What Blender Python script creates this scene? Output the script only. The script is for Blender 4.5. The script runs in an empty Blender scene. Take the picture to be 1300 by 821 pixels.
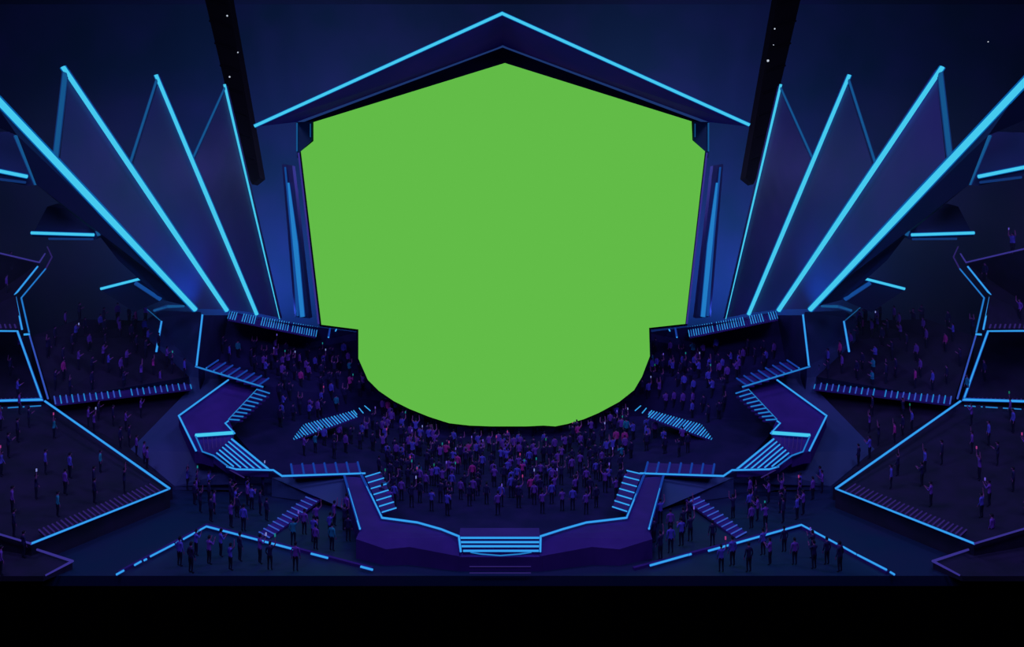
import bpy, math, random
from mathutils import Vector, Matrix
from mathutils.geometry import tessellate_polygon
random.seed(7)
SC = bpy.context.scene
COL = SC.collection
# ------------------------------------------------------------------ camera model
F, CX, HY, H = 900.0, 638.2, 300.0, 20.0        # focal (px), axis, horizon row, eye height (m)
def P(px, py, Z=None, Y=None, s=1):
    """point of the place seen at (px,py) of the 1300x821 frame, at height Z or distance Y"""
    if Y is None: Y = F * (H - Z) / (py - HY)
    else: Z = H - (py - HY) * Y / F
    return Vector((s * (px - CX) * Y / F, Y, Z))
cam = bpy.data.cameras.new('camera'); co = bpy.data.objects.new('camera', cam); COL.objects.link(co)
co.location = (0, 0, H); co.rotation_euler = (math.pi / 2, 0, 0)
cam.sensor_fit = 'HORIZONTAL'; cam.sensor_width = 36; cam.lens = F / 1300 * 36
cam.shift_x = (650 - CX) / 1300; cam.shift_y = -(410.5 - HY) / 1300
cam.clip_end = 500
SC.camera = co
vs = SC.view_settings; SC.display_settings.display_device = 'sRGB'
vs.view_transform = 'Standard'; vs.look = 'None'; vs.gamma = 1; vs.exposure = 0; vs.use_curve_mapping = False

def lin(c):
    return tuple((v / 255 / 12.92) if v / 255 <= .04045 else ((v / 255 + .055) / 1.055) ** 2.4 for v in c)
# ------------------------------------------------------------------ materials
def mat(name, base, rough=.6, spec=.3, metal=0, noise=None, nscale=.3, bump=0):
    m = bpy.data.materials.new(name); m.use_nodes = True
    nt = m.node_tree; b = nt.nodes['Principled BSDF']
    b.inputs['Base Color'].default_value = (*base, 1); b.inputs['Roughness'].default_value = rough
    b.inputs['Specular IOR Level'].default_value = spec; b.inputs['Metallic'].default_value = metal
    if noise or bump:
        tc = nt.nodes.new('ShaderNodeNewGeometry'); n = nt.nodes.new('ShaderNodeTexNoise')
        n.inputs['Scale'].default_value = nscale; n.inputs['Detail'].default_value = 5
        nt.links.new(tc.outputs['Position'], n.inputs['Vector'])
        if noise:
            r = nt.nodes.new('ShaderNodeValToRGB')
            r.color_ramp.elements[0].position = .38; r.color_ramp.elements[0].color = (*base, 1)
            r.color_ramp.elements[1].position = .66; r.color_ramp.elements[1].color = (*noise, 1)
            nt.links.new(n.outputs['Fac'], r.inputs[0]); nt.links.new(r.outputs[0], b.inputs['Base Color'])
        if bump:
            bp = nt.nodes.new('ShaderNodeBump'); bp.inputs['Strength'].default_value = bump
            nt.links.new(n.outputs['Fac'], bp.inputs['Height']); nt.links.new(bp.outputs[0], b.inputs['Normal'])
    return m
def emit(name, rgb, k=1.0):
    m = bpy.data.materials.new(name); m.use_nodes = True
    nt = m.node_tree; nt.nodes.remove(nt.nodes['Principled BSDF'])
    e = nt.nodes.new('ShaderNodeEmission'); e.inputs[0].default_value = (*lin(rgb), 1); e.inputs[1].default_value = k
    nt.links.new(e.outputs[0], nt.nodes['Material Output'].inputs[0])
    return m
M = dict(
    wall=mat('painted_wall', (.026, .070, .14), .85, noise=(.052, .068, .20), nscale=.09),  # violet-blue blotches of background glow put into the wall colour as noise
    ceil=mat('ceiling_paint', (.030, .042, .085), .9, noise=(.045, .040, .13), nscale=.07),
    floor=mat('arena_floor', (.006, .022, .085), .6, noise=(.018, .018, .09), nscale=.2),
    black=mat('black_carpet', (.0015, .0015, .002), 1, 0),
    truss=mat('black_steel', (.006, .004, .008), .8, .1),
    pit=mat('pit_floor', (.018, .014, .080), .9, .03, noise=(.028, .017, .105), nscale=.5),
    stand=mat('stand_deck', (.015, .010, .042), .8, noise=(.026, .012, .065), nscale=.6),
    deck=mat('walkway_deck', (.060, .022, .20), .8, .06, noise=(.085, .028, .26), nscale=.35),
    plate=mat('feather_plate', (.014, .030, .10), .6, noise=(.03, .026, .12), nscale=.2),
    ramp=mat('ramp_panel', (.040, .062, .20), .6, noise=(.065, .065, .25), nscale=.15),
    fin=mat('fin_panel', (.040, .055, .19), .5, noise=(.08, .05, .26), nscale=.12),
    hood=mat('hood_panel', (.06, .012, .52), .9, .03, noise=(.10, .014, .58), nscale=.2),
    frame=mat('frame_panel', (.01, .06, .16), .45),
    bezel=mat('bezel_black', (.006, .003, .03), .9, .05),
    green=emit('chroma_green_display', (98, 187, 71)),
    cyan=emit('cyan_led', (70, 202, 240)), cyan2=emit('cyan_led_sleeve', (5, 92, 168)),  # darker second colour is for the halo round the core
    blue=emit('blue_led', (52, 160, 238)), blue2=emit('blue_led_sleeve', (20, 58, 150)),
    mid=emit('mid_blue_led', (34, 125, 200)), mid2=emit('mid_blue_sleeve', (18, 72, 148)),
    dim=emit('dim_blue_led', (48, 78, 178)), dimt=emit('dim_teal_led', (20, 84, 140)), dimt2=emit('dim_teal_sleeve', (16, 50, 110)),
    dimv=emit('dim_violet_led', (52, 46, 132)), faint=emit('faint_violet_led', (42, 30, 98)),
    frost=emit('faint_frosted_blue_led', (28, 52, 106)),  # glow for the lit upper edge of the fascia, not a lamp
    white=emit('white_pin_lamp', (190, 200, 215)),
)
# ------------------------------------------------------------------ mesh collecting
class MB:
    def __init__(s): s.v = []; s.f = []; s.m = []
    def add(s, vs_, fs, mi=0):
        o = len(s.v); s.v += [tuple(v) for v in vs_]; s.f += [tuple(i + o for i in f) for f in fs]; s.m += [mi] * len(fs)
    def box8(s, c, mi=0):   # 4 bottom then 4 top
        s.add(c, [(3, 2, 1, 0), (4, 5, 6, 7), (0, 1, 5, 4), (1, 2, 6, 5), (2, 3, 7, 6), (3, 0, 4, 7)], mi)
    def box(s, lo, hi, mi=0):
        x0, y0, z0 = lo; x1, y1, z1 = hi
        s.box8([(x0, y0, z0), (x1, y0, z0), (x1, y1, z0), (x0, y1, z0), (x0, y0, z1), (x1, y0, z1), (x1, y1, z1), (x0, y1, z1)], mi)
    def tube(s, pts, rs, n=8, mi=0):
        pts = [Vector(p) for p in pts]
        if not isinstance(rs, (list, tuple)): rs = [rs] * len(pts)
        rings = []
        for i, p in enumerate(pts):
            a = (p - pts[i - 1]).normalized() if i else None
            b = (pts[i + 1] - p).normalized() if i < len(pts) - 1 else None
            t = (a + b) if a and b else (a or b)
            t.normalize()
            k = 1 / max(.45, abs(t.dot(a or b)))
            up = Vector((0, 0, 1)) if abs(t.z) < .95 else Vector((0, 1, 0))
            u = t.cross(up).normalized() if not rings else (pu - t * pu.dot(t)).normalized()
            pu = u; w = u.cross(t).normalized()
            rings.append([p + (u * math.cos(2 * math.pi * j / n + math.pi / n) + w * math.sin(2 * math.pi * j / n + math.pi / n)) * rs[i] * (k if a and b else 1) for j in range(n)])
        vs_ = [q for r in rings for q in r]; fs = []
        for i in range(len(rings) - 1):
            for j in range(n):
                fs.append((i * n + j, i * n + (j + 1) % n, (i + 1) * n + (j + 1) % n, (i + 1) * n + j))
        fs.append(tuple(range(n))[::-1]); fs.append(tuple((len(rings) - 1) * n + j for j in range(n)))
        s.add(vs_, fs, mi)
    def prism(s, pts, off, mi=0):
        """closed solid: polygon pts (any plane / gently bent) swept by vector or per-point list off"""
        n = len(pts); pts = [Vector(p) for p in pts]
        q = [p + Vector(off) for p in pts] if not isinstance(off, list) else [Vector(o) for o in off]
        tri = s.tri2d(pts)
        fs = [tuple(t) for t in tri] + [tuple(n + i for i in t[::-1]) for t in tri]
        fs += [(i, (i + 1) % n, n + (i + 1) % n, n + i) for i in range(n)]
        s.add(pts + q, fs, mi)
    @staticmethod
    def tri2d(pts):
        # triangulate on the view of the place from the stalls' side (x/y , z/y), robust for both decks and walls
        fl = [Vector((p.x / p.y, (p.z - H) / p.y, 0)) for p in pts]
        return tessellate_polygon([fl])
    def build(s, name, mats, parent=None, smooth=False):
        me = bpy.data.meshes.new(name); me.from_pydata(s.v, [], s.f)
        if not isinstance(mats, (list, tuple)): mats = [mats]
        for m in mats: me.materials.append(m)
        me.polygons.foreach_set('material_index', s.m)
        import bmesh
        bm = bmesh.new(); bm.from_mesh(me); bmesh.ops.recalc_face_normals(bm, faces=bm.faces); bm.to_mesh(me); bm.free()
        if smooth: me.polygons.foreach_set('use_smooth', [True] * len(me.polygons))
        o = bpy.data.objects.new(name, me); COL.objects.link(o)
        if parent:
            o.parent = parent; me.transform(Matrix.Translation(-root_loc(parent)))
        return o
def root_loc(p):
    l = Vector((0, 0, 0))
    while p is not None: l += p.location; p = p.parent
    return l
def tag(o, label=None, cat=None, group=None, kind=None):
    if label: o['label'] = label
    if cat: o['category'] = cat
    if group: o['group'] = group
    if kind: o['kind'] = kind
    return o
def empty(name, loc, label=None, cat=None, group=None):
    o = bpy.data.objects.new(name, None); o.location = loc; COL.objects.link(o); o.empty_display_size = .3
    return tag(o, label, cat, group)
def led(parent, name, pts, r, core, sleeve=None, label=None, shift=(0, 0, 0)):
    pts = [Vector(p) + Vector(shift) for p in pts]
    kr = .68 if core.name.startswith(('blue', 'mid')) and 'sleeve' not in core.name and not isinstance(r, list) else .78
    r = [q * kr for q in r] if isinstance(r, list) else r * kr
    m = MB(); m.tube(pts, r); o = m.build(name, core, parent, smooth=False)
    if label: o['label'] = label
    if sleeve:  # wider dim emissive tube behind the core imitates its halo
        rr = [q * 1.45 for q in r] if isinstance(r, list) else r * 1.45
        mx = max(r) if isinstance(r, list) else r
        q = MB(); q.tube([Vector(p) + Vector(p - Vector((0, 0, H))).normalized() * mx * 1.2 for p in pts], rr); q.build('sleeve', sleeve, o)
    return o
SIDE = {1: 'left', -1: 'right'}
# ------------------------------------------------------------------ the room
DY = 41.8                                                # front edge of the arena deck
m = MB(); m.box((-85, DY, -.6), (85, 112, 0)); tag(m.build('floor', M['floor']), kind='structure')
m = MB(); m.box((-85, -6, -6.4), (85, DY + .5, -6)); tag(m.build('floor_front', M['black']), kind='structure')
m = MB(); m.box((-85, DY, -6), (85, DY + .4, -.6)); tag(m.build('trim_1', M['black']), kind='structure')
m = MB(); m.box((-85, 110, -.6), (85, 111, 57)); tag(m.build('wall_back', M['wall']), kind='structure')
for s in (1, -1):
    m = MB(); m.box((-86 * s - .5, -6, -6), (-85 * s + .5, 111, 57)); tag(m.build('wall_' + SIDE[s], M['wall']), kind='structure')
m = MB(); m.box((-86, -6, 56), (86, 111, 57)); tag(m.build('ceiling', M['ceil']), kind='structure')
# ------------------------------------------------------------------ the green screen with its frame
YS = 70.0
def S2(px, py, Y=YS): return P(px, py, Y=Y)
green = [(641, 80), (878, 154), (879, 178), (895, 192), (870, 411), (824, 416), (825, 452), (815, 478), (805, 495), (786, 510), (760, 524),
         (741, 532), (720, 538), (705, 541), (690, 540), (668, 541), (624, 541), (596, 540), (570, 537), (545, 529), (520, 519), (500, 509),
         (481, 496), (467, 482), (455, 455), (455, 418), (408, 412), (382, 192), (398, 179), (398, 155)]
scr = empty('stage_screen', (0, YS, 0), 'giant plain green screen with peaked top and rounded bottom over the pit', 'screen')
m = MB(); m.prism([S2(*p) for p in green], (0, .25, 0)); m.build('display', M['green'], scr)['label'] = 'flat bright green display'
def offs(poly, d):
    out = []; n = len(poly)
    for i, p in enumerate(poly):
        a = Vector(poly[i - 1]); b = Vector(p); c = Vector(poly[(i + 1) % n])
        n1 = Vector(((b - a).y, -(b - a).x)).normalized(); n2 = Vector(((c - b).y, -(c - b).x)).normalized()
        k = (n1 + n2); k = k / max(.5, k.length_squared / 2) if k.length > .1 else n1
        out.append((b.x + k.x * d, b.y + k.y * d))
    return out
outer = offs(green, 2.6)
m = MB(); m.prism([S2(*p, Y=YS + .3) for p in outer], (0, .7, 0)); m.build('bezel', M['bezel'], scr)
for s in (1, -1):
    m = MB(); m.prism([P(x, y, Y=YS + .1, s=s) for x, y in [(376, 155), (396, 154), (396, 178), (381, 193), (377, 200)]], (0, 1.3, 0))
    b = m.build('corner_bracket', M['frame'], scr); b['label'] = 'teal shaded corner bracket'
    led(b, 'bracket_light', [P(377, 156, Y=YS, s=s), P(377, 192, Y=YS, s=s)], .09, M['dimt'])
    led(b, 'bracket_light', [P(394, 157, Y=YS, s=s), P(394, 174, Y=YS, s=s)], .05, M['dimt'])
    led(scr, 'side_light', [P(379, 194, Y=YS, s=s), P(404.5, 411, Y=YS, s=s)], .11, M['dimv'])
    for px in (520, 600):
        a = P(px, 530 if px == 600 else 515, Y=YS + .6, s=s)
        m = MB(); m.tube([a, (a.x, a.y, .05)], .12); m.build('support_post', M['bezel'], scr)
    # fascia between the screen's sloping top and the hood
m = MB(); m.prism([P(*p, Y=YS + .5) for p in [(376, 156), (638, 57), (900.4, 156), (880, 158), (638, 84), (396, 158)]], (0, .5, 0))
m.build('fascia', M['bezel'], scr)
m = MB(); m.tube([P(379, 155, Y=YS + .3), P(638, 58, Y=YS + .3), P(897, 155, Y=YS + .3)], .16); m.build('fascia_light', M['frost'], scr)  # faint glowing strip stands for blue light on the fascia's upper edge
# gabled hood
hood = empty('gable_hood', P(638, 60, Y=YS - 2), 'dark blue gabled hood with one cyan chevron light line, above the green screen', 'canopy')
for s in (1, -1):
    top = [P(323, 160, Y=61, s=s), P(638.2, 16, Y=61, s=s), P(638.2, 57, Y=YS, s=s), P(376, 154, Y=YS, s=s)]
    m = MB(); m.prism(top, (0, .35, 0)); m.build('hood_panel', M['hood'], hood)
led(hood, 'chevron_light', [P(323, 160, Y=60.6), P(637.5, 17, Y=60.6), P(951.5, 158.5, Y=60.6)], .15, M['cyan'], M['cyan2'], 'bright cyan chevron tube')
# ------------------------------------------------------------------ wings of light fins
ALL_T = {'A': ((-62, 64), (248, 393), 46, 66, .32, .26), 'B': ((80, 85), (288, 394), 54, 71, .26, .26),
         'C': ((198, 95), (326, 399), 64, 76, .24, .24), 'D': ((285, 107), (355, 405), 76, 80, .13, .10)}
def fin_line(k, s):
    t, b, yt, yb, rt, rb = ALL_T[k]
    return P(*t, Y=yt, s=s), P(*b, Y=yb, s=s)
def on_line(k, px, s):
    t, b = fin_line(k, s)
    tx, bx = CX + F * s * t.x / t.y, CX + F * s * b.x / b.y
    lo, hi = 0, 1
    for _ in range(40):
        mid = (lo + hi) / 2; q = t.lerp(b, mid)
        if CX + F * s * q.x / q.y < px: lo = mid
        else: hi = mid
    return t.lerp(b, lo)
DESC = {'A': 'lowest and nearest', 'B': 'second from the outside', 'C': 'third from the outside', 'D': 'thinnest, next to the screen'}
def panel(mb, quad, n=10, back=(0, .18, .0)):
    a, b, c, d = quad      # a-b top edge, d-c bottom edge: ruled surface
    top = [a.lerp(d, i / n) for i in range(n + 1)]; bot = [b.lerp(c, i / n) for i in range(n + 1)]
    bk = Vector(back)
    vs_ = top + bot + [v + bk for v in top] + [v + bk for v in bot]
    k = n + 1; fs = []
    for i in range(n):
        fs += [(i, i + 1, k + i + 1, k + i), (2 * k + i, 3 * k + i, 3 * k + i + 1, 2 * k + i + 1), (i, 2 * k + i, 2 * k + i + 1, i + 1), (k + i, k + i + 1, 3 * k + i + 1, 3 * k + i)]
    fs += [(0, k, 3 * k, 2 * k), (n, 2 * k + n, 3 * k + n, k + n)]
    mb.add(vs_, fs)
for s in (1, -1):
    prev = {'B': ('A', 68), 'C': ('B', 163), 'D': ('C', 243)}
    for k in 'ABCD':
        t, b = fin_line(k, s)
        o = empty('light_fin', b, f'{SIDE[s]} wing fin with slanting cyan tube, {DESC[k]} of the four', 'light fin', f'light fins of the {SIDE[s]} wing')
        rt, rb = ALL_T[k][4:]
        if k == 'D':
            led(o, 'light_tube', [t, t.lerp(b, .55), b], [.17, .12, .05], M['cyan'], M['dimt2'])
        else:
            led(o, 'light_tube', [t, t.lerp(b, .5), b], [rt * .85, (rt + rb) / 2 * 1.12, rb], M['cyan'], M['cyan2'])
        bk = Vector((0, .75, 0))
        if k in prev:
            q, px = prev[k]; S_ = on_line(q, px, s); B_ = fin_line(q, s)[1]
            m = MB(); panel(m, [t + bk, S_ + bk, B_ + bk, b + bk]); m.build('fin_panel', M['fin'], o)
            e = led(o, 'edge_light', [t.lerp(b, .005) + Vector((0, .2, 0)), S_ + Vector((0, .2, 0))], .20 if k == 'B' else .11, M['dimt'], M['dimt2'], 'dim teal light strip along the upper edge')
        else:
            pts = [t + bk, P(-30, 150, Y=50, s=s), P(22, 172, Y=50.5, s=s), P(46, 234, Y=53, s=s), P(126, 299, Y=59, s=s), P(150, 330, Y=61, s=s), P(205, 380, Y=65, s=s), b + bk]
            m = MB(); m.prism(pts, (0, .18, 0)); m.build('fin_panel', M['plate'], o)
    # outer feather plates
    feathers = [
        ('uppermost', 54, [(-45, 170), (20, 168), (47, 234), (36, 236), (-40, 220)], [(-30, 211), (34, 224)], [(20, 172), (46, 234)], [(-20, 225), (32, 231.5)], .17),
        ('middle', 58, [(60, 262), (113, 268), (126, 300), (118, 305), (40, 300)], [(40, 295.5), (119, 298)], [(115, 271), (125.5, 299)], [(62, 303), (118, 303.5)], .15),
        ('lowest', 64.8, [(128, 368), (181, 351), (206, 381), (170, 396)], [(128, 366.5), (181, 353)], [(172, 359), (204, 380)], None, .14),
    ]
    for nm, Y, poly, bar, edge, under, r in feathers:
        o = empty('feather_plate', P(*poly[2], Y=Y, s=s), f'dark plate with short cyan bar, {nm} of three outside the {SIDE[s]} wing', 'light panel', f'plates outside the {SIDE[s]} wing')
        m = MB(); m.prism([P(*p, Y=Y, s=s) for p in poly], (0, 1.4, .3)); m.build('plate', M['plate'], o)
        led(o, 'bar_light', [P(*p, Y=Y - .3, s=s) for p in bar], r, M['cyan'], M['cyan2'])
        led(o, 'edge_light', [P(*p, Y=Y - .15, s=s) for p in edge], r * (.9 if nm != 'lowest' else 1.3), M['dimt' if nm != 'lowest' else 'mid2'], M['dimt2'], 'dim teal light strip')
        if under: led(o, 'edge_light', [P(*p, Y=Y - .15, s=s) for p in under], r * .8, M['dimt2'], None, 'dim teal light strip')
    # slim double light column beside the screen
    o = empty('light_column', P(382, 402, Y=84, s=s), f'slim blue double light column close to the {SIDE[s]} edge of the green screen', 'light column')
    m = MB(); m.prism([P(x, y, Y=84.4, s=s) for x, y in [(358, 208), (371, 210), (393, 404), (374, 402)]], (0, 1.2, 0)); m.build('column_body', M['fin'], o)
    led(o, 'light_tube', [P(366, 232, Y=84, s=s), P(375, 310, Y=84, s=s), P(384, 402, Y=84, s=s)], [.15, .36, .30], M['mid'], M['mid2'])
    led(o, 'light_tube', [P(362, 212, Y=84, s=s), P(371, 305, Y=84, s=s), P(378, 401, Y=84, s=s)], [.14, .18, .18], M['mid2'])
    # black leaning roof pylon with pin lamps
    o = empty('roof_pylon', P(322, 232, Y=88, s=s), f'near black leaning roof pylon above the {SIDE[s]} end of the gable', 'pylon')
    m = MB(); m.prism([P(x, y, Y=88, s=s) for x, y in [(252, -35), (284, -35), (330, 226), (320, 234), (311, 215)]], (0, 2, 0)); m.build('mast', M['truss'], o)
    for i in range(9):
        t_ = i / 8.5
        a = P(252 + 58 * t_, -30 + 240 * t_, Y=87.9, s=s); c = P(285 + 41 * t_, -20 + 236 * t_, Y=87.9, s=s)
        m = MB(); m.tube([a, c], .12, 6); m.build('cross_brace', M['truss'], o)
def pin(px, py, r, Y, label):
    o = empty('pin_lamp', P(px, py, Y=Y), label, 'lamp', 'tiny white ceiling lamps')
    a = P(px, py, Y=Y); m = MB()
    m.tube([a + Vector((0, 0, -r)), a + Vector((0, 0, -r * .7)), a, a + Vector((0, 0, r * .7)), a + Vector((0, 0, r))], [r * .3, r * .8, r, r * .8, r * .3]); m.build('bulb', M['white'], o)
    m = MB(); m.tube([a + Vector((0, 0, r * .8)), a + Vector((0, .1, r * 2.2))], r * .5); m.build('socket', M['truss'], o)
pin(288.5, 20, .10, 87.4, 'tiny white lamp, topmost of three by the left black pylon')
pin(302, 66.5, .08, 87.4, 'tiny faint white lamp, middle of three by the left black pylon')
pin(291.5, 97.5, .10, 87.4, 'tiny white lamp right over the top of the thinnest left fin')
pin(975, 77, .14, 87.4, 'brightest tiny white lamp beside the right black pylon')
pin(983.5, 36.5, .09, 87.4, 'tiny faint white lamp, topmost beside the right black pylon')
pin(982, 57, .06, 87.4, 'tiniest faint lamp, middle of three beside the right black pylon')
pin(1254.5, 53, .07, 87.4, 'lone tiny white lamp high at the far right')
# ------------------------------------------------------------------ decks and stands
SURF = {}
class Patch:
    """deck made of control points (px,py,Z); solid from its top down by `thick`"""
    def __init__(self, pts, s):
        self.p = [P(x, y, Z=z, s=s) for x, y, z in pts]
        self.tris = [tuple(t) for t in MB.tri2d(self.p)]
    def solid(self, name, material, parent, thick=.5, ground=False):
        m = MB(); q = [Vector((v.x, v.y, 0 if ground else v.z - thick)) for v in self.p]
        if ground: q = [Vector((v.x, v.y, min(0.0, v.z - .05))) for v in self.p]
        m.prism(self.p, q); return m.build(name, material, parent)
    def scatter(self, spacing, jit=.35):
        out = []
        for t in self.tris:
            a, b, c = (self.p[i] for i in t)
            area = ((b - a).cross(c - a)).length / 2
            n = area / (spacing * spacing); n = int(n) + (random.random() < n - int(n))
            for _ in range(n):
                for _try in range(12):
                    u, v = random.random(), random.random()
                    if u + v > 1: u, v = 1 - u, 1 - v
                    q = a + (b - a) * u + (c - a) * v
                    if all((q - o).length_squared > (spacing * .72) ** 2 for o in out[-60:]): out.append(q); break
        return out
def stair(s, name, label, ticks, z0, z1, core, sleeve=None, r=.07, n=None, group=None, cat='stairs', deckm='deck', alt=None, zt=None, skip=()):
    """ticks: ((x0,y0,x1,y1) first light line, (..) last light line, n) ; heights run z0..z1 along; zt = extra height of far ends"""
    a, b, n = ticks
    L = []
    for i in range(n):
        f = i / (n - 1)
        q = [a[j] + (b[j] - a[j]) * f for j in range(4)]
        z = z0 + (z1 - z0) * f
        L.append((P(q[0], q[1], Z=z, s=s), P(q[2], q[3], Z=z + (zt or 0), s=s)))
    o = empty(name, L[0][0], label, cat, group)
    m = MB()
    for i in range(n - 1):
        (p0, p1), (q0, q1) = L[i], L[i + 1]
        z = min(p0.z, q0.z) - .04
        up = [p0, q0, q1, p1]; zz = [z, z, z + (zt or 0), z + (zt or 0)]
        top = [Vector((v.x, v.y, w)) for v, w in zip(up, zz)]
        m.box8([v - Vector((0, 0, .14)) for v in top] + top)
    m.build('steps', M[deckm], o)
    for i, (p, q) in enumerate(L):
        if i in skip: continue
        c = core if not alt or i % alt[1] else alt[0]
        led(o, 'step_light', [p, q], r, M[c], M[sleeve] if sleeve else None)
    return o
zoff = Vector((0, 0, .12))
for s in (1, -1):
    side = SIDE[s]
    # --- half of the pit bowl
    def G(pts):              # light strips sit on the kerb that rims a deck, a hand above it
        q = [P(x, y, Z=z, s=s) for x, y, z in pts]
        return [v + (Vector((0, 0, H)) - v).normalized() * .5 for v in q]
    pit = Patch([(638.2, 686, .06), (583, 686, .06), (530, 666, .06), (485, 660, .06), (455, 604, .06), (357, 604, .9), (340, 598, 1.2), (297, 549, 3), (290, 535, 3.5), (338, 490, 6), (248, 465, 7.5),
                 (254, 400, 12.8), (290, 400, 12), (455, 422, 9.3), (500, 424, 9), (500, 470, 5.2), (530, 515, 1.6), (600, 522, .06), (638.2, 522, .06)], s)
    o = empty('pit_seating', (s * -12, 62, 0), f'dark raked crowd floor of the pit, {side} half, below the green screen', 'seating')
    pit.solid('raked_floor', M['pit'], o, ground=True); SURF['pit', s] = pit
    # --- raised walkway ring
    o = empty('ring_walkway', P(485, 657, Z=1.5, s=s), f'raised violet walkway with bright blue edges around the {side} of the pit', 'walkway')
    AD = {583: 591, 582: 590, 585: 590.5, 582.5: 590, 560: 562, 530: 532, 508: 506, 485: 481, 437: 434, 457: 452.5, 452: 448, 520: 525}
    def W(pts): return [(AD.get(x, x) if s == -1 else x, y, z) for x, y, z in pts]
    inner = [(583, 681, 1.5), (582, 679.5, 1.5), (560, 671.5, 1.5), (530, 663.5, 1.5), (485, 657, 1.5)]
    fr = Patch(W(inner + [(458, 606, 1.6), (437, 604, 1.6), (457, 672, 1.4), (452, 684, 1.2), (490, 697, 1.0), (520, 694, 1.1), (583, 706, .9)]), s)
    fr.solid('front_deck', M['deck'], o, ground=True)
    bk = Patch([(290, 481, 7), (334, 491, 6.5), (291, 533, 4.6), (297, 549, 4), (294, 557, 3.7), (271, 578, 3), (257, 574, 3.1), (247, 573, 3.1), (227, 528, 5)], s)
    bk.solid('rear_deck', M['deck'], o, .9)
    led(o, 'edge_light', G(W([(585, 700, .95), (582.5, 680.5, 1.5), (560, 671.5, 1.5), (530, 663, 1.5), (508, 660, 1.5), (485, 657, 1.5)])), .085, M['blue'], M['blue2'])
    led(o, 'edge_light', G(W([(485, 657, 1.5), (458, 601, 1.6)])), .09, M['blue'], M['blue2'])
    led(o, 'edge_light', G(W([(437, 603, 1.6), (457, 671, 1.4)])), .085, M['blue'], M['blue2'])
    led(o, 'edge_light', G([(290, 482, 7), (227, 527.5, 5), (249, 572, 3.1)]), .095, M['blue'], M['blue2'])
    led(o, 'edge_light', G([(290, 534, 4.6), (286, 537, 4.5), (298, 550, 4)]), .08, M['blue'], M['blue2'])
    led(o, 'edge_light', G([(248, 552.5, 3.9), (297, 549, 4)]), .17, M['cyan'], M['blue2'], 'thick bright light bar')
    led(o, 'edge_light', G([(248, 552.5, 3.9), (257, 573, 3.1), (271, 578, 3), (290, 592, 2.6)]), .07, M['mid'], M['blue2'])
    # hatch in the recessed landing
    for i in range(6):
        led(o, 'landing_light', G([(258 + i * 5.5, 555, 3.9), (252 + i * 5 + 8, 561 + (5 - i) * 1.6 + 3, 3.6)]), .03, M['faint'])
    # --- lit stair bands
    stair(s, 'walkway_steps', f'broad flat walkway band with seven upright blue light lines, lower {side} of the pit', ((372, 604, 369.5, 589), (457.5, 600, 454, 586.5), 7), 1.9, 1.75, 'blue', 'blue2', .085)
    o2 = stair(s, 'walkway_steps', f'sloping walkway band with seven rung lights beside the {side} front walkway', ((464, 605, 484, 599) if s == 1 else (462, 601.5, 481, 597), (485, 650, 503, 644.5) if s == 1 else (480.5, 649, 499, 643), 7), 1.55, 1.45, 'blue', 'blue2', .065)
    o3 = stair(s, 'walkway_steps', f'upper {side} walkway band with slanted blue lights under the back seats', ((262, 467, 277, 457), (328, 489, 341, 480), 8), 8.2, 6.9, 'mid', 'blue2', .08)
    led(o3, 'edge_light', G([(248, 465, 8.4), (334, 491, 6.9)]), .085, M['mid'], M['blue2'])
    o4 = stair(s, 'walkway_steps', f'zigzag {side} walkway band with short rung lights stepping down to the landing', ((326, 494, 342, 499), (290, 532, 304, 533), 9), 6.6, 4.7, 'mid', 'blue2', .075)
    led(o4, 'edge_light', G([(326, 494, 6.7), (290, 532, 4.8)]), .05, M['mid'])
    # broad diagonal staircase
    st = empty('diagonal_staircase', P(300, 590, Z=2.2, s=s), f'wide staircase of seven slanting bright blue lines at the {side} of the pit', 'stairs')
    ln = []
    for i in range(7):
        f = i / 6
        ln.append((P(294 - 23 * f, 557 + 21 * f, Z=3.8 - .75 * f, s=s), P(341 - 53 * f, 595.5 - 5 * f * f, Z=2.2, s=s)))
    m = MB()
    for i in range(6):
        top = [ln[i][0], ln[i + 1][0], ln[i + 1][1], ln[i][1]]
        dz = Vector((0, 0, -.10)); m.box8([v + dz - Vector((0, 0, .5)) for v in top] + [v + dz for v in top])
    m.build('steps', M['deck'], st)
    for i, (p, q) in enumerate(ln): led(st, 'step_light', [p, q], .075 if i else .1, M['blue'], M['blue2'])
    led(st, 'edge_light', G([(288, 592, 2.2), (300, 595.5, 2.2), (347, 596.5, 2.1), (358, 604, 1.9), (464, 600.5, 1.65)]), .085, M['blue'], M['blue2'])
    # --- back rails and aisle ladders
    stair(s, 'aisle_stairs', f'band of crowded upright blue ticks at the foot of the {side} fins', ((292, 395, 289, 404), (403, 415, 401, 427), 38), 12.2, 9.9, 'blue', None, .05, alt=('mid', 4), skip=(4, 5, 12, 13, 26)).name = 'rail_band'
    rb_ = empty('rail_band', P(418, 423, Z=9.8, s=s), f'two short detached blue ticks between the {side} rail band and the screen', 'stairs')
    led(rb_, 'step_light', [P(419, 417, Z=9.9, s=s), P(417, 428, Z=9.9, s=s)], .10, M['blue'], M['blue2'])
    led(rb_, 'step_light', [P(427, 418, Z=9.8, s=s), P(426, 420, Z=9.8, s=s)], .10, M['blue'])
    stair(s, 'aisle_stairs', f'diagonal aisle of closely packed blue steps inside the {side} half of the pit crowd', ((341, 551, 353, 565), (446, 522, 453, 529), 30), 1.7, 3.5, 'blue', None, .07, alt=('mid', 3), skip=(2,))
    st = empty('aisle_stairs', P(462, 520, Z=3.6, s=s), f'last loose blue steps at the screen end of the {side} pit aisle', 'stairs')
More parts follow.
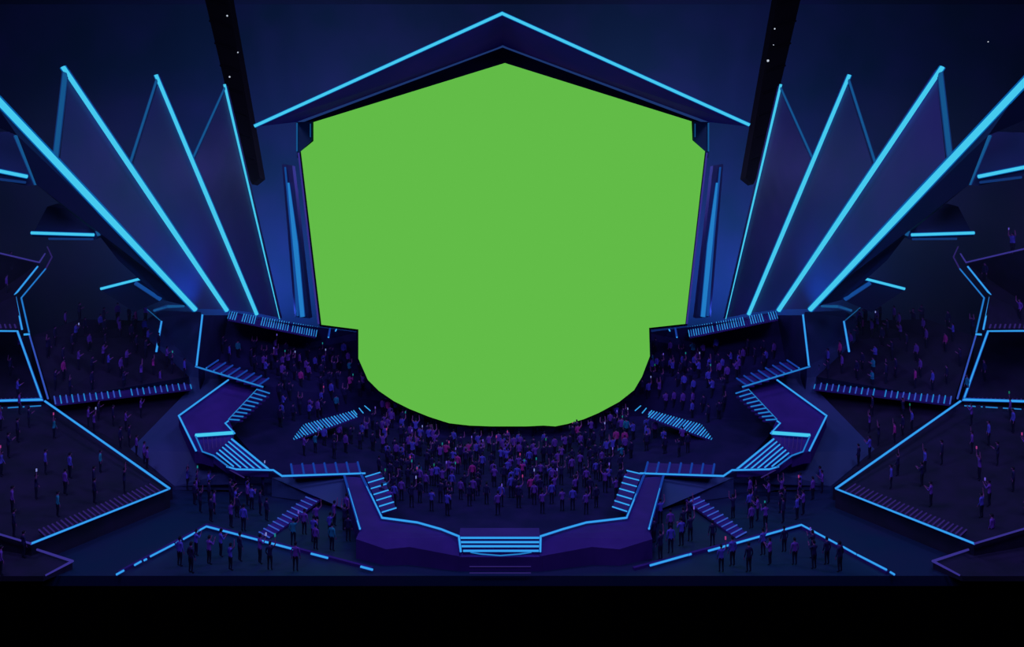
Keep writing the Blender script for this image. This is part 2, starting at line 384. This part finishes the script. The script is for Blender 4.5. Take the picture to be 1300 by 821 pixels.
    for a_, b_ in [((449, 521), (453, 526)), ((456, 518), (461, 524)), ((463, 515), (470, 521))]:
        led(st, 'step_light', [P(*a_, Z=3.75, s=s), P(*b_, Z=3.75, s=s)], .07, M['blue'])
    stair(s, 'aisle_stairs', f'dim blue aisle steps through the crowd in front of the {side} walkway corner', ((329, 675, 342, 682), (394, 626, 408, 632), 12), .12, .5, 'dim', None, .06)
    # --- ramp deck between wing foot and walkway
    o = empty('side_ramp', P(240, 600, Z=.6, s=s), f'bare slate blue ramp between the {side} wing foot and the outer stands', 'ramp')
    rp = Patch([(186, 405, 11.2), (205, 394, 12.3), (255, 396, 12.6), (249, 464, 8), (290, 482, 6.6), (227, 529, 4.3), (247, 574, 2.4), (300, 598, 1.6), (362, 612, .9), (300, 617, .3), (222, 617, .3), (166, 570, 2.5), (243, 491, 6.2), (240, 478, 7), (188, 430, 10)], s)
    rp.solid('ramp_surface', M['ramp'], o, ground=True)
    led(o, 'edge_light', G([(257, 399, 13), (249.5, 464, 8.6)]), .10, M['blue'], M['blue2'])
    led(o, 'edge_light', G([(205, 408, 11.4), (198.5, 446, 9)]), .12, M['blue'], M['blue2'])
    led(o, 'edge_light', G([(184, 390, 12.5), (205, 408, 11.4)]), .06, M['dimt'])
    led(o, 'edge_light', G([(196, 394, 12.3), (212, 389, 12.4), (234, 388.5, 12.4)]), .14, M['dimt'], M['dimt2'], 'dim teal light strip')
    led(o, 'edge_light', G([(250, 574, 2.4), (310, 606, 1.5)]), .06, M['faint'])
    m = MB(); m.prism([P(x, y, Z=z, s=s) for x, y, z in [(345, 606, 1.4), (440, 604, 1.5), (447, 650, .05), (420, 640, .05), (345, 630, .05)]], (0, .3, -.1)); m.build('ramp_wall', M['ramp'], o)
    # --- outer stands
    def standobj(label, pts, key, ground=True, name='seating_stand'):
        o = empty(name, P(pts[0][0], pts[0][1], Z=pts[0][2], s=s), label, 'seating')
        pa = Patch(pts, s); pa.solid('deck', M['stand'], o, .15, ground=ground); SURF[key, s] = pa
        return o
    o = standobj(f'dark outer stand above the horizontal lit aisle, {side} side, at the foot of the wing', [(40, 427, 11), (100, 405, 12.3), (185, 407, 11.2), (187, 430, 10), (240, 478, 7), (243, 489, 6.0), (65, 508, 6.0)], 'S1')
    stair(s, 'aisle_stairs', f'horizontal lit aisle with spaced upright blue steps across the {side} outer stands', ((68, 499, 70.5, 512.5), (240, 481, 243, 493), 24), 6.25, 6.35, 'mid', None, .07, alt=('dim', 2), skip=(12,))
    o = standobj(f'dark outer stand just below the horizontal lit aisle on the {side} side', [(62, 513, 5.9), (243, 491, 6.0), (166, 570, 2.5), (219, 618, 1.0)], 'S2')
    o = standobj(f'large dark corner stand with a pointed bright light edge, near {side} side', [(-70, 522, 6.3), (57, 512, 6), (216, 620, 1.4), (40, 690, 1.3), (-70, 657, 2.2)], 'S3')
    led(o, 'edge_light', G([(57, 509, 6.6), (215.5, 620, 1.5)]), .10, M['blue'], M['blue2'])
    led(o, 'edge_light', G([(215.5, 620, 1.4), (39, 690, 1.3)]), .085, M['blue'], M['blue2'])
    led(o, 'edge_light', G([(-70, 657, 2.2), (40, 690, 1.3)]), .07, M['dimv'], None, 'dim violet light edge')
    stair(s, 'aisle_stairs', f'row of faint violet hatch steps along the pointed edge of the {side} corner stand', ((58, 680, 49, 671.5), (203, 623, 190, 614), 26), 1.5, 1.6, 'faint', None, .06, deckm='stand', zt=.4)
    o = standobj(f'small low stand with dim violet edge at the bottom {side} corner', [(-70, 660, 1.1), (0, 683, .8), (92, 712, .5), (55, 731, .3), (-70, 731, .3)], 'S8')
    led(o, 'edge_light', G([(0, 682, .8), (92, 712, .5), (58, 730, .3)]), .07, M['dimv'])
    o = standobj(f'boxed stand outlined in blue at the {side} edge, under the balcony', [(-70, 421, 11), (22, 420, 11), (53, 507, 6.4), (-70, 510, 6.4)], 'S4')
    led(o, 'edge_light', G([(-70, 419.5, 11.5), (22, 420, 11.5), (53, 507, 6.4), (-70, 510.5, 6.4)]), .11, M['blue'], M['blue2'])
    led(o, 'edge_light', G([(37, 424, 11.5), (61, 506, 6.9)]), .08, M['dim'], None, 'dim blue light edge')
    for a_, b_ in [(-20, 3), (10, 25), (29, 31), (38, 52)]:
        led(o, 'dash_light', G([(a_, 518 - a_ * .06, 6.1), (b_, 518 - b_ * .06, 6.1)]), .07, M['mid'])
    stair(s, 'aisle_stairs', f'faint hatch steps along the bottom edge of the {side} boxed stand', ((-30, 509, -34, 501), (46, 506, 41, 498), 15), 6.5, 6.5, 'faint', None, .06, deckm='stand')
    stair(s, 'aisle_stairs', f'faint hatch steps along the top edge of the {side} boxed stand', ((-30, 416, -32, 408), (20, 416, 17, 408), 9), 12.6, 12.6, 'faint', None, .08, deckm='stand')
    # upper balcony
    o = standobj(f'highest {side} balcony with kinked double light edge', [(-70, 303, 19.8), (-40, 312, 19.2), (50, 334, 17.4), (20, 375, 14.9), (28, 417, 12.3), (-70, 416, 12.3)], 'S5', ground=False, name='balcony')
    led(o, 'edge_light', G([(48, 338, 17.3), (19, 374, 14.9), (28, 418, 12.2)]), .09, M['blue'], M['blue2'])
    led(o, 'edge_light', G([(58, 341, 17.2), (27, 378, 14.9), (37, 422, 12.1)]), .07, M['mid'], M['blue2'])
    led(o, 'edge_light', G([(30, 424.5, 12), (38, 424, 12)]), .12, M['blue'])
    led(o, 'edge_light', G([(-40, 312, 19.2), (50, 333, 17.5), (57, 322, 18.2)]), .09, M['dimv'], None, 'dim violet light edge')
    led(o, 'edge_light', G([(60, 313, 18.8), (66, 326, 18.0), (58, 341, 17.2)]), .08, M['faint'], None, 'dim violet light edge')
    # front kerbs of light (with dark breaks)
    o = empty('light_kerb', P(262, 668, Z=.1, s=s), f'angled front floor kerb with broken blue light line, {side} of centre steps', 'kerb')
    m = MB()
    path = [P(150, 727.5, Z=.05, s=s), P(262, 668, Z=.05, s=s), P(472, 722, Z=.05, s=s)]
    m.tube(path, .14, 4); m.build('kerb', M['deck'], o)
    if s == 1: seg = [((148, 729), (157, 724)), ((171, 717), (179, 712.5)), ((183, 711), (186, 709.5)), ((191, 706), (221, 690.5)), ((224, 689), (229, 686)), ((233, 684), (262, 668)), ((262, 668), (377, 698)), ((395, 702.5), (416, 708)), ((458, 719), (473, 723))]
    else: seg = [((141, 729), (146, 726)), ((151, 723), (188, 704)), ((190, 703), (206, 694)), ((214, 690), (259, 666)), ((259, 666), (377, 699)), ((399, 703), (402, 704)), ((403, 704), (451, 717.5))]
    for a_, b_ in seg: led(o, 'kerb_light', [P(*a_, Z=.25, s=s), P(*b_, Z=.25, s=s)], .085, M['blue'], M['blue2'])
    # front crowd floors
    SURF['S6', s] = Patch([(262, 672, 0), (158, 730, 0), (500, 730, 0), (470, 724, 0)], s)
    SURF['S7', s] = Patch([(225, 619, 0), (345, 619, 0), (432, 628, 0), (449, 690, 0), (440, 712, 0), (262, 666, 0)], s)
# centre steps down from the walkway
st = empty('centre_steps', P(635, 705, Z=.9), 'low wide front steps with five glowing blue lines at bottom centre', 'stairs')
rows = [(582.5, 686, 682.5, 1.5), (584, 686, 688, 1.36), (586, 685, 693.2, 1.22), (588, 684, 699, 1.08)]
m = MB()
yb = None
for i, (x0, x1, y, z) in enumerate(rows):
    a = P(x0, y, Z=z); b = P(x1, y, Z=z)
    m.box((a.x, a.y, 0), (b.x, a.y + 1.6, z - .05))
a = P(582, 706, Z=.9); b = P(688, 706, Z=.9); m.box((a.x, a.y, 0), (b.x, a.y + 2.2, .86))
m.build('steps', M['deck'], st)
for i, (x0, x1, y, z) in enumerate(rows):
    led(st, 'step_light', [P(x0, y, Z=z), P(x1, y, Z=z)], .085, M['blue'], M['blue2'])
led(st, 'step_light', [P(590, 699.5, Z=1.0), P(610, 703, Z=.95), P(635, 705, Z=.93), P(660, 703, Z=.95), P(683, 699.5, Z=1.0)], .055, M['mid'])
for y in (719, 727):
    led(st, 'step_light', [P(596, y, Z=.3), P(674, y, Z=.3)], .04, M['faint'], None, 'faint violet step line')
# ------------------------------------------------------------------ spectators
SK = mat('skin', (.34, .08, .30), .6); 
CL = {'navy': mat('navy_cloth', (.02, .010, .10), .8), 'violet': mat('violet_cloth', (.20, .05, .50), .8), 'blue': mat('blue_cloth', (.12, .08, .70), .8),
      'teal': mat('teal_cloth', (.02, .24, .45), .8), 'rose': mat('rose_cloth', (.6, .03, .36), .8)}
TR = mat('dark_trousers', (.010, .006, .045), .9); HR = mat('dark_hair', (.010, .005, .025), .7)
def body(pose, hands=True, sub=1):
    V = []; E = []; R = []
    def add(p, r, par=None):
        V.append(Vector(p)); R.append(r if isinstance(r, tuple) else (r, r)); i = len(V) - 1
        if par is not None: E.append((par, i))
        return i
    pel = add((0, 0, .95), (.15, .105)); wai = add((0, 0, 1.10), (.135, .095), pel); che = add((0, .0, 1.30), (.17, .11), wai)
    nb = add((0, 0, 1.46), .075, che); nk = add((0, .01, 1.53), .055, nb); hd = add((0, .02, 1.58), .06, nk)
    for sx in (-1, 1):
        hip = add((sx * .09, 0, .87), .095, pel); kn = add((sx * .10, .02, .48), .06, hip); an = add((sx * .11, -.01, .09), .042, kn); add((sx * .12, .13, .035), .038, an)
        sh = add((sx * .19, 0, 1.41), .058, che)
        if pose == 'down': el, wr, d = (sx * .25, -.02, 1.13), (sx * .25, .08, .88), Vector((0, .02, -1))
        elif pose == 'up' or (pose == 'one' and sx == 1): el, wr, d = (sx * .33, .06, 1.60), (sx * .30, .08, 1.87), Vector((sx * -.05, 0, 1))
        elif pose == 'one': el, wr, d = (sx * .25, -.02, 1.13), (sx * .22, .12, .92), Vector((0, .3, -1))
        elif pose == 'clap': el, wr, d = (sx * .26, .06, 1.14), (sx * .07, .30, 1.26), Vector((-sx * .3, .7, .6))
        else: el, wr, d = (sx * .27, .08, 1.22), (sx * .16, .26, 1.45), Vector((0, .3, 1))
        d.normalize(); e = add(el, .042, sh); w = add(wr, .028, e)
        if hands:
            W = Vector(wr); palm = add(W + d * .07, (.034, .02), w)
            side_ = d.cross(Vector((0, 1, 0))); side_ = side_.normalized() if side_.length > .2 else Vector((1, 0, 0))
            fw = side_.cross(d)
            for q, Lf in zip((-1.4, -.5, .5, 1.4), (.06, .075, .08, .068)):
                k1 = add(W + d * (.07 + .04) + side_ * q * .017, .009, palm); k2 = add(V[k1] + d * Lf * .5 + fw * .008, .008, k1); add(V[k2] + d * Lf * .35 + fw * .02, .007, k2)
            t1 = add(W + d * .05 - side_ * sx * .045, .010, palm); add(V[t1] + d * .035 - side_ * sx * .012, .009, t1)
        else: add(Vector(wr) + d * .13, .024, w)
    me = bpy.data.meshes.new('b'); me.from_pydata(V, E, [])
    o = bpy.data.objects.new('b', me); COL.objects.link(o)
    md = o.modifiers.new('s', 'SKIN')
    for i, r in enumerate(R): me.skin_vertices[0].data[i].radius = r
    me.skin_vertices[0].data[0].use_root = True
    if sub: o.modifiers.new('u', 'SUBSURF').levels = sub
    bpy.context.view_layer.update()
    dg = bpy.context.evaluated_depsgraph_get()
    r = bpy.data.meshes.new_from_object(o.evaluated_get(dg)); bpy.data.objects.remove(o); bpy.data.meshes.remove(me)
    mb = MB(); mb.v = [tuple(v.co) for v in r.vertices]; mb.f = [tuple(p.vertices) for p in r.polygons]
    for p in r.polygons:
        c = p.center
        mb.m.append(1 if c.z < .93 and abs(c.x) < .22 and c.y < .12 and (abs(c.x) < .19) else (2 if (c.z > 1.49 or c.z < .9 or (abs(c.x) > .2 and (c.z > 1.66)) or c.y > .2 or abs(c.x) > .36) else 0))
    bpy.data.meshes.remove(r)
    # head: shaped ball with brow, nose, chin and ears
    n, k = (12, 8) if hands else (8, 5); vs_ = []; c = Vector((0, .025, 1.66))
    for i in range(k + 1):
        th = math.pi * i / k
        for j in range(n):
            ph = 2 * math.pi * j / n
            x, y, z = math.sin(th) * math.cos(ph) * .078, math.sin(th) * math.sin(ph) * .098, math.cos(th) * .12
            if z < 0: x *= 1 - .35 * (-z / .12); y *= 1 - .12 * (-z / .12)
            if y > .07 and -.05 < z < .02 and abs(x) < .03: y += .022            # nose
            if y > .05 and z > .02 and z < .07 and abs(x) > .02: y -= .006       # eye hollows
            if y > .05 and -.085 < z < -.05 and abs(x) < .03: y += .008          # mouth
            if abs(x) > .07 and abs(z) < .03: x *= 1.12                          # ears
            vs_.append(c + Vector((x, y, z)))
    mb.add(vs_, [(i * n + j, i * n + (j + 1) % n, (i + 1) * n + (j + 1) % n, (i + 1) * n + j) for i in range(k) for j in range(n)], 2)
    hb = MB(); vs_ = []
    for i in range(5):
        th = math.pi * .62 * i / 4
        for j in range(12):
            ph = 2 * math.pi * j / 12; f = 1.0 if math.sin(ph) < .3 else .72
            t2 = th * f
            vs_.append(c + Vector((math.sin(t2) * math.cos(ph) * .087, math.sin(t2) * math.sin(ph) * .106 - .006, math.cos(t2) * .132)))
    hb.add(vs_, [(i * 12 + j, i * 12 + (j + 1) % 12, (i + 1) * 12 + (j + 1) % 12, (i + 1) * 12 + j) for i in range(4) for j in range(12)])
    return mb, hb
POSES = ['down', 'one', 'up', 'clap', 'phone']
PROTO = {p: body(p) for p in POSES}; LOW = {p: body(p, False, 0) for p in POSES}
meshes = {}
def person_mesh(pose, c):
    if (pose, c) not in meshes:
        o = PROTO[pose][0].build('person', [CL[c], TR, SK], None, True); meshes[pose, c] = o.data; bpy.data.objects.remove(o)
    return meshes[pose, c]
ho = PROTO['down'][1].build('hair', HR, None, True); hair_me = ho.data; bpy.data.objects.remove(ho)
WHERE = {'pit': 'in the pit', 'S1': 'above the lit side aisle', 'S2': 'below the lit side aisle',
         'S3': 'in the large pointed corner stand', 'S4': 'in the boxed edge stand', 'S5': 'on the highest balcony', 'S6': 'before the broken light kerb', 'S7': 'behind the light kerb', 'S8': 'in the bottom corner stand'}
PT = {'down': 'standing with arms down', 'one': 'raising one arm', 'up': 'with both arms raised', 'clap': 'clapping', 'phone': 'hands held forward'}
SPC = {'pit': 1.3, 'S1': 1.6, 'S2': 1.6, 'S3': 2.3, 'S4': 2.8, 'S5': 4.5, 'S6': 1.35, 'S7': 1.3, 'S8': 2.2}
allp = []
def blocked(q, key):
    px = CX + F * q.x / q.y; py = HY + F * (H - q.z) / q.y; ax = CX - abs(px - CX)
    if not (-15 < px < 1315 and py < 731): return True
    if key == 'pit':
        if py > 665 - 0 and ax > 480: return True
        if py > 655: return True
        if q.y < 71.5 and HY + F * (H - q.z - 1.95) / q.y < 543 and ax > 452 and q.z < 9:      # keeps heads off the screen's lower edge
            hy_ = HY + F * (H - q.z - 1.95) / q.y
            edge = 455 if ax < 456 else (455 + (ax - 455) * 1.9 if ax < 480 else (500 + (ax - 480) * .45 if ax < 560 else 541))
            if hy_ < edge: return True
        if 330 < ax < 485 and -9 < py - (558 - (ax - 345) * .31) < 27: return True
        if ax < 350 and (py < 410 or ax < 262): return True
        if ax < 480 and py > 583: return True
        if ax < 460 and py < 448: return True
        if 240 < ax < 345 and py > 455 + (ax - 248) * .3 and py < 500: return True
        if ax < 352 and py > 485 and ax < 350 - abs(py - 500) * 0: return True
    if key == 'S7' and ax > 335 and py < 652: return True
    if key == 'S7' and -10 < py - (679 - (ax - 335) * .75) < 36: return True
    if key == 'S2' and py < 538 - (ax - 60) * .1: return True
    if key == 'S3' and py < 509 + (ax - 57) * .7 + 30: return True
    if key == 'S3' and py > 690 - (ax - 40) * .4 - 14: return True
    if key == 'S6' and py < 690 + abs(ax - 262) * (.53 if ax < 262 else .27): return True
    return False
for (key, s), pa in SURF.items():
    for q in pa.scatter(SPC[key]):
        if not blocked(q, key): allp.append((key, s, q))
allp.sort(key=lambda t: t[2].y)
# the 300 that show largest, then the rest of the crowd as one object
rest = MB()
mats_rest = [CL['navy'], TR, SK, CL['violet'], CL['blue'], CL['teal'], CL['rose']]
ci = {'navy': 0, 'violet': 3, 'blue': 4, 'teal': 5, 'rose': 6}
held = []
for i, (key, s, q) in enumerate(allp):
    pose = random.choices(POSES, (9, 3, 1.3, 3, 2))[0]; c = random.choices(list(CL), (6, 3.4, 2.4, .35, .35))[0]
    look = math.atan2(-(0 - q.x), (72 - q.y)) if key != 'pit' else math.atan2(q.x, 30)
    rot = look + random.uniform(-.4, .4); k = random.uniform(.93, 1.07)
    if i < 300:
        o = bpy.data.objects.new('person', person_mesh(pose, c)); COL.objects.link(o)
        o.location = q; o.rotation_euler = (0, 0, rot); o.scale = (k, k, k)
        tag(o, f'person in {c} top {PT[pose]} {WHERE[key]}, {SIDE[s]}', 'person', f'spectators {WHERE[key]}, {SIDE[s]} side')
        h = bpy.data.objects.new('hair', hair_me); COL.objects.link(h); h.parent = o
    else:
        mb, hb = LOW[pose]; R = Matrix.Translation(q) @ Matrix.Rotation(rot, 4, 'Z') @ Matrix.Scale(k, 4)
        o0 = len(rest.v); rest.v += [tuple(R @ Vector(v)) for v in mb.v]; rest.f += [tuple(j + o0 for j in f) for f in mb.f]
        rest.m += [ci[c] if x == 0 else x for x in mb.m]
        o0 = len(rest.v); rest.v += [tuple(R @ Vector(v)) for v in hb.v]; rest.f += [tuple(j + o0 for j in f) for f in hb.f]; rest.m += [1] * len(hb.f)
    if pose in ('one', 'up', 'phone') and random.random() < .33: held.append((key, s, q, rot, k, pose))
me = bpy.data.meshes.new('audience_crowd'); me.from_pydata(rest.v, [], rest.f)
for mm in mats_rest: me.materials.append(mm)
me.polygons.foreach_set('material_index', rest.m)
o = bpy.data.objects.new('audience_crowd', me); COL.objects.link(o)
tag(o, 'dense dim crowd of distant spectators filling the stands and the back of the pit', 'crowd', kind='stuff')
print('people', len(allp), 'held', len(held))
# light sticks held up
STK = {n: emit(n + '_glow', c) for n, c in {'teal': (24, 120, 130), 'pink': (150, 52, 120), 'violet': (92, 74, 190), 'green': (20, 110, 90), 'pale': (120, 130, 200)}.items()}
smesh = {}
for n, m_ in STK.items():
    b_ = MB(); b_.tube([(0, 0, .05), (0, 0, .24)], .045); o = b_.build('glow_tube', m_); smesh[n] = o.data; bpy.data.objects.remove(o)
b_ = MB(); b_.tube([(0, 0, -.06), (0, 0, .05)], .016, 6); o = b_.build('grip', M['bezel']); grip = o.data; bpy.data.objects.remove(o)
for key, s, q, rot, k, pose in held[:110]:
    n = random.choices(list(STK), (3, 3, 5, 2, 2))[0]
    lp = {'one': (.295, .08, 1.98), 'up': (.295, .08, 1.98), 'phone': (.16, .30, 1.56)}[pose]
    loc = Matrix.Translation(q) @ Matrix.Rotation(rot, 4, 'Z') @ (Vector(lp) * k)
    o = empty('light_stick', loc, f'small {n} light stick held up {WHERE[key]}, {SIDE[s]}', 'light stick', f'light sticks {WHERE[key]}, {SIDE[s]} side')
    for nm, dd in (('glow_tube', smesh[n]), ('grip', grip)):
        c_ = bpy.data.objects.new(nm, dd); COL.objects.link(c_); c_.parent = o
# ------------------------------------------------------------------ added lamps, none of them a seen fixture
def area(name, loc, target, size, power, col):
    l = bpy.data.lights.new(name, 'AREA'); l.shape = 'DISK'; l.size = size; l.energy = power; l.color = col
    o = bpy.data.objects.new(name, l); COL.objects.link(o); o.location = loc
    o.rotation_euler = (Vector(target) - Vector(loc)).to_track_quat('-Z', 'Y').to_euler()
def spot(name, loc, target, power, col, ang=70, r=.6, blend=1):
    l = bpy.data.lights.new(name, 'SPOT'); l.energy = power; l.color = col; l.spot_size = math.radians(ang); l.spot_blend = blend; l.shadow_soft_size = r
    o = bpy.data.objects.new(name, l); COL.objects.link(o); o.location = loc
    o.rotation_euler = (Vector(target) - Vector(loc)).to_track_quat('-Z', 'Y').to_euler()
VB = (.36, .40, 1.0); BB = (.12, .34, 1.0)
area('rig_light', (0, 50, 43), (0, 62, 0), 12, 3600, VB)  # unseen lamp added to wash the pit and its crowd
area('rig_light', (0, 14, 42), (0, 50, 0), 12, 2600, VB)  # added fill from the camera side for upright faces
for s in (1, -1):
    area('rig_light', (s * -38, 40, 43), (s * -32, 60, 6), 10, 3000, VB)  # unseen lamp added over the outer stands
    area('rig_light', (s * -20, 20, 40), (s * -34, 66, 22), 8, 3200, VB)  # unseen lamp added to brighten the wing
    spot('wing_uplight', (s * -38, 92, 8), (s * -40, 109, 24), 16000, BB, 130)  # added unseen lamp, washes the back wall behind the wing
    spot('wing_uplight', (s * -26, 84, 10.5), (s * -24, 109, 20), 7000, BB, 120)  # second added lamp for the wall behind the inner fins
    spot('foot_light', (s * -20, 86, 9), (s * -18, 109, 13), 6000, BB, 90)  # added unseen lamp, brightens the wall low behind the screen
    spot('foot_light', (s * -25, 65, 13), (s * -33, 64, 22), 1500, (.03, .3, 1), 100, .05)  # added unseen lamp, puts a blue glow on the fin panels
    spot('ceiling_uplight', (s * 12, 84, 28), (s * 40, 109, 46), 9000, (.5, .55, 1), 160)  # lamp added out of sight behind the screen, lifts the upper wall
    area('rig_light', (s * 9, 90, 34), (s * 17, 76, 3), 3, 900, VB)  # added behind the screen to lift the dark crowd under it
    for x in (44, 35, 27.5): spot('wall_washer', (s * -x, 102, 7.6), (s * -x, 109.9, 11), 700, (.03, .25, 1), 120, .1)  # unseen lamps added for the blue glow band at the fin feet
# haze
HAZE = .03
vm = bpy.data.materials.new('haze'); vm.use_nodes = True; nt = vm.node_tree; nt.nodes.remove(nt.nodes['Principled BSDF'])
v_ = nt.nodes.new('ShaderNodeVolumeScatter'); v_.inputs['Color'].default_value = (.62, .62, .95, 1); v_.inputs['Anisotropy'].default_value = .1
tc = nt.nodes.new('ShaderNodeTexCoord'); nz = nt.nodes.new('ShaderNodeTexNoise'); nz.inputs['Scale'].default_value = 3.2; nz.inputs['Detail'].default_value = 3
gr = nt.nodes.new('ShaderNodeTexGradient'); gr.gradient_type = 'QUADRATIC_SPHERE'
mr = nt.nodes.new('ShaderNodeMapRange'); mr.inputs[1].default_value = .35; mr.inputs[2].default_value = .7; mr.inputs[3].default_value = .3; mr.inputs[4].default_value = 1
mu = nt.nodes.new('ShaderNodeMath'); mu.operation = 'MULTIPLY'; m2 = nt.nodes.new('ShaderNodeMath'); m2.operation = 'MULTIPLY'; m2.inputs[1].default_value = HAZE
nt.links.new(tc.outputs['Object'], gr.inputs[0]); nt.links.new(tc.outputs['Object'], nz.inputs['Vector']); nt.links.new(nz.outputs['Fac'], mr.inputs[0])
nt.links.new(gr.outputs['Fac'], mu.inputs[0]); nt.links.new(mr.outputs[0], mu.inputs[1]); nt.links.new(mu.outputs[0], m2.inputs[0])
nt.links.new(m2.outputs[0], v_.inputs['Density'])
nt.links.new(v_.outputs[0], nt.nodes['Material Output'].inputs['Volume'])
for s in (1, -1):
    m = MB()                       # an ellipsoid of smoke round each wing
    n, k = 24, 12
    vs_ = [(math.sin(math.pi * i / k) * math.cos(2 * math.pi * j / n), math.sin(math.pi * i / k) * math.sin(2 * math.pi * j / n), math.cos(math.pi * i / k)) for i in range(k + 1) for j in range(n)]
    m.add(vs_, [(i * n + j, i * n + (j + 1) % n, (i + 1) * n + (j + 1) % n, (i + 1) * n + j) for i in range(k) for j in range(n)])
    o = m.build('haze', vm); o.location = (s * -41, 74, 20); o.scale = (23, 33, 19); o.rotation_euler = (0, 0, s * .45)
    tag(o, f'thin violet blue smoke hanging round the {SIDE[s]} wing of light fins', 'haze', kind='stuff')
w = bpy.data.worlds.new('world'); SC.world = w; w.use_nodes = True
w.node_tree.nodes['Background'].inputs[0].default_value = (.02, .015, .1, 1); w.node_tree.nodes['Background'].inputs[1].default_value = 0.0
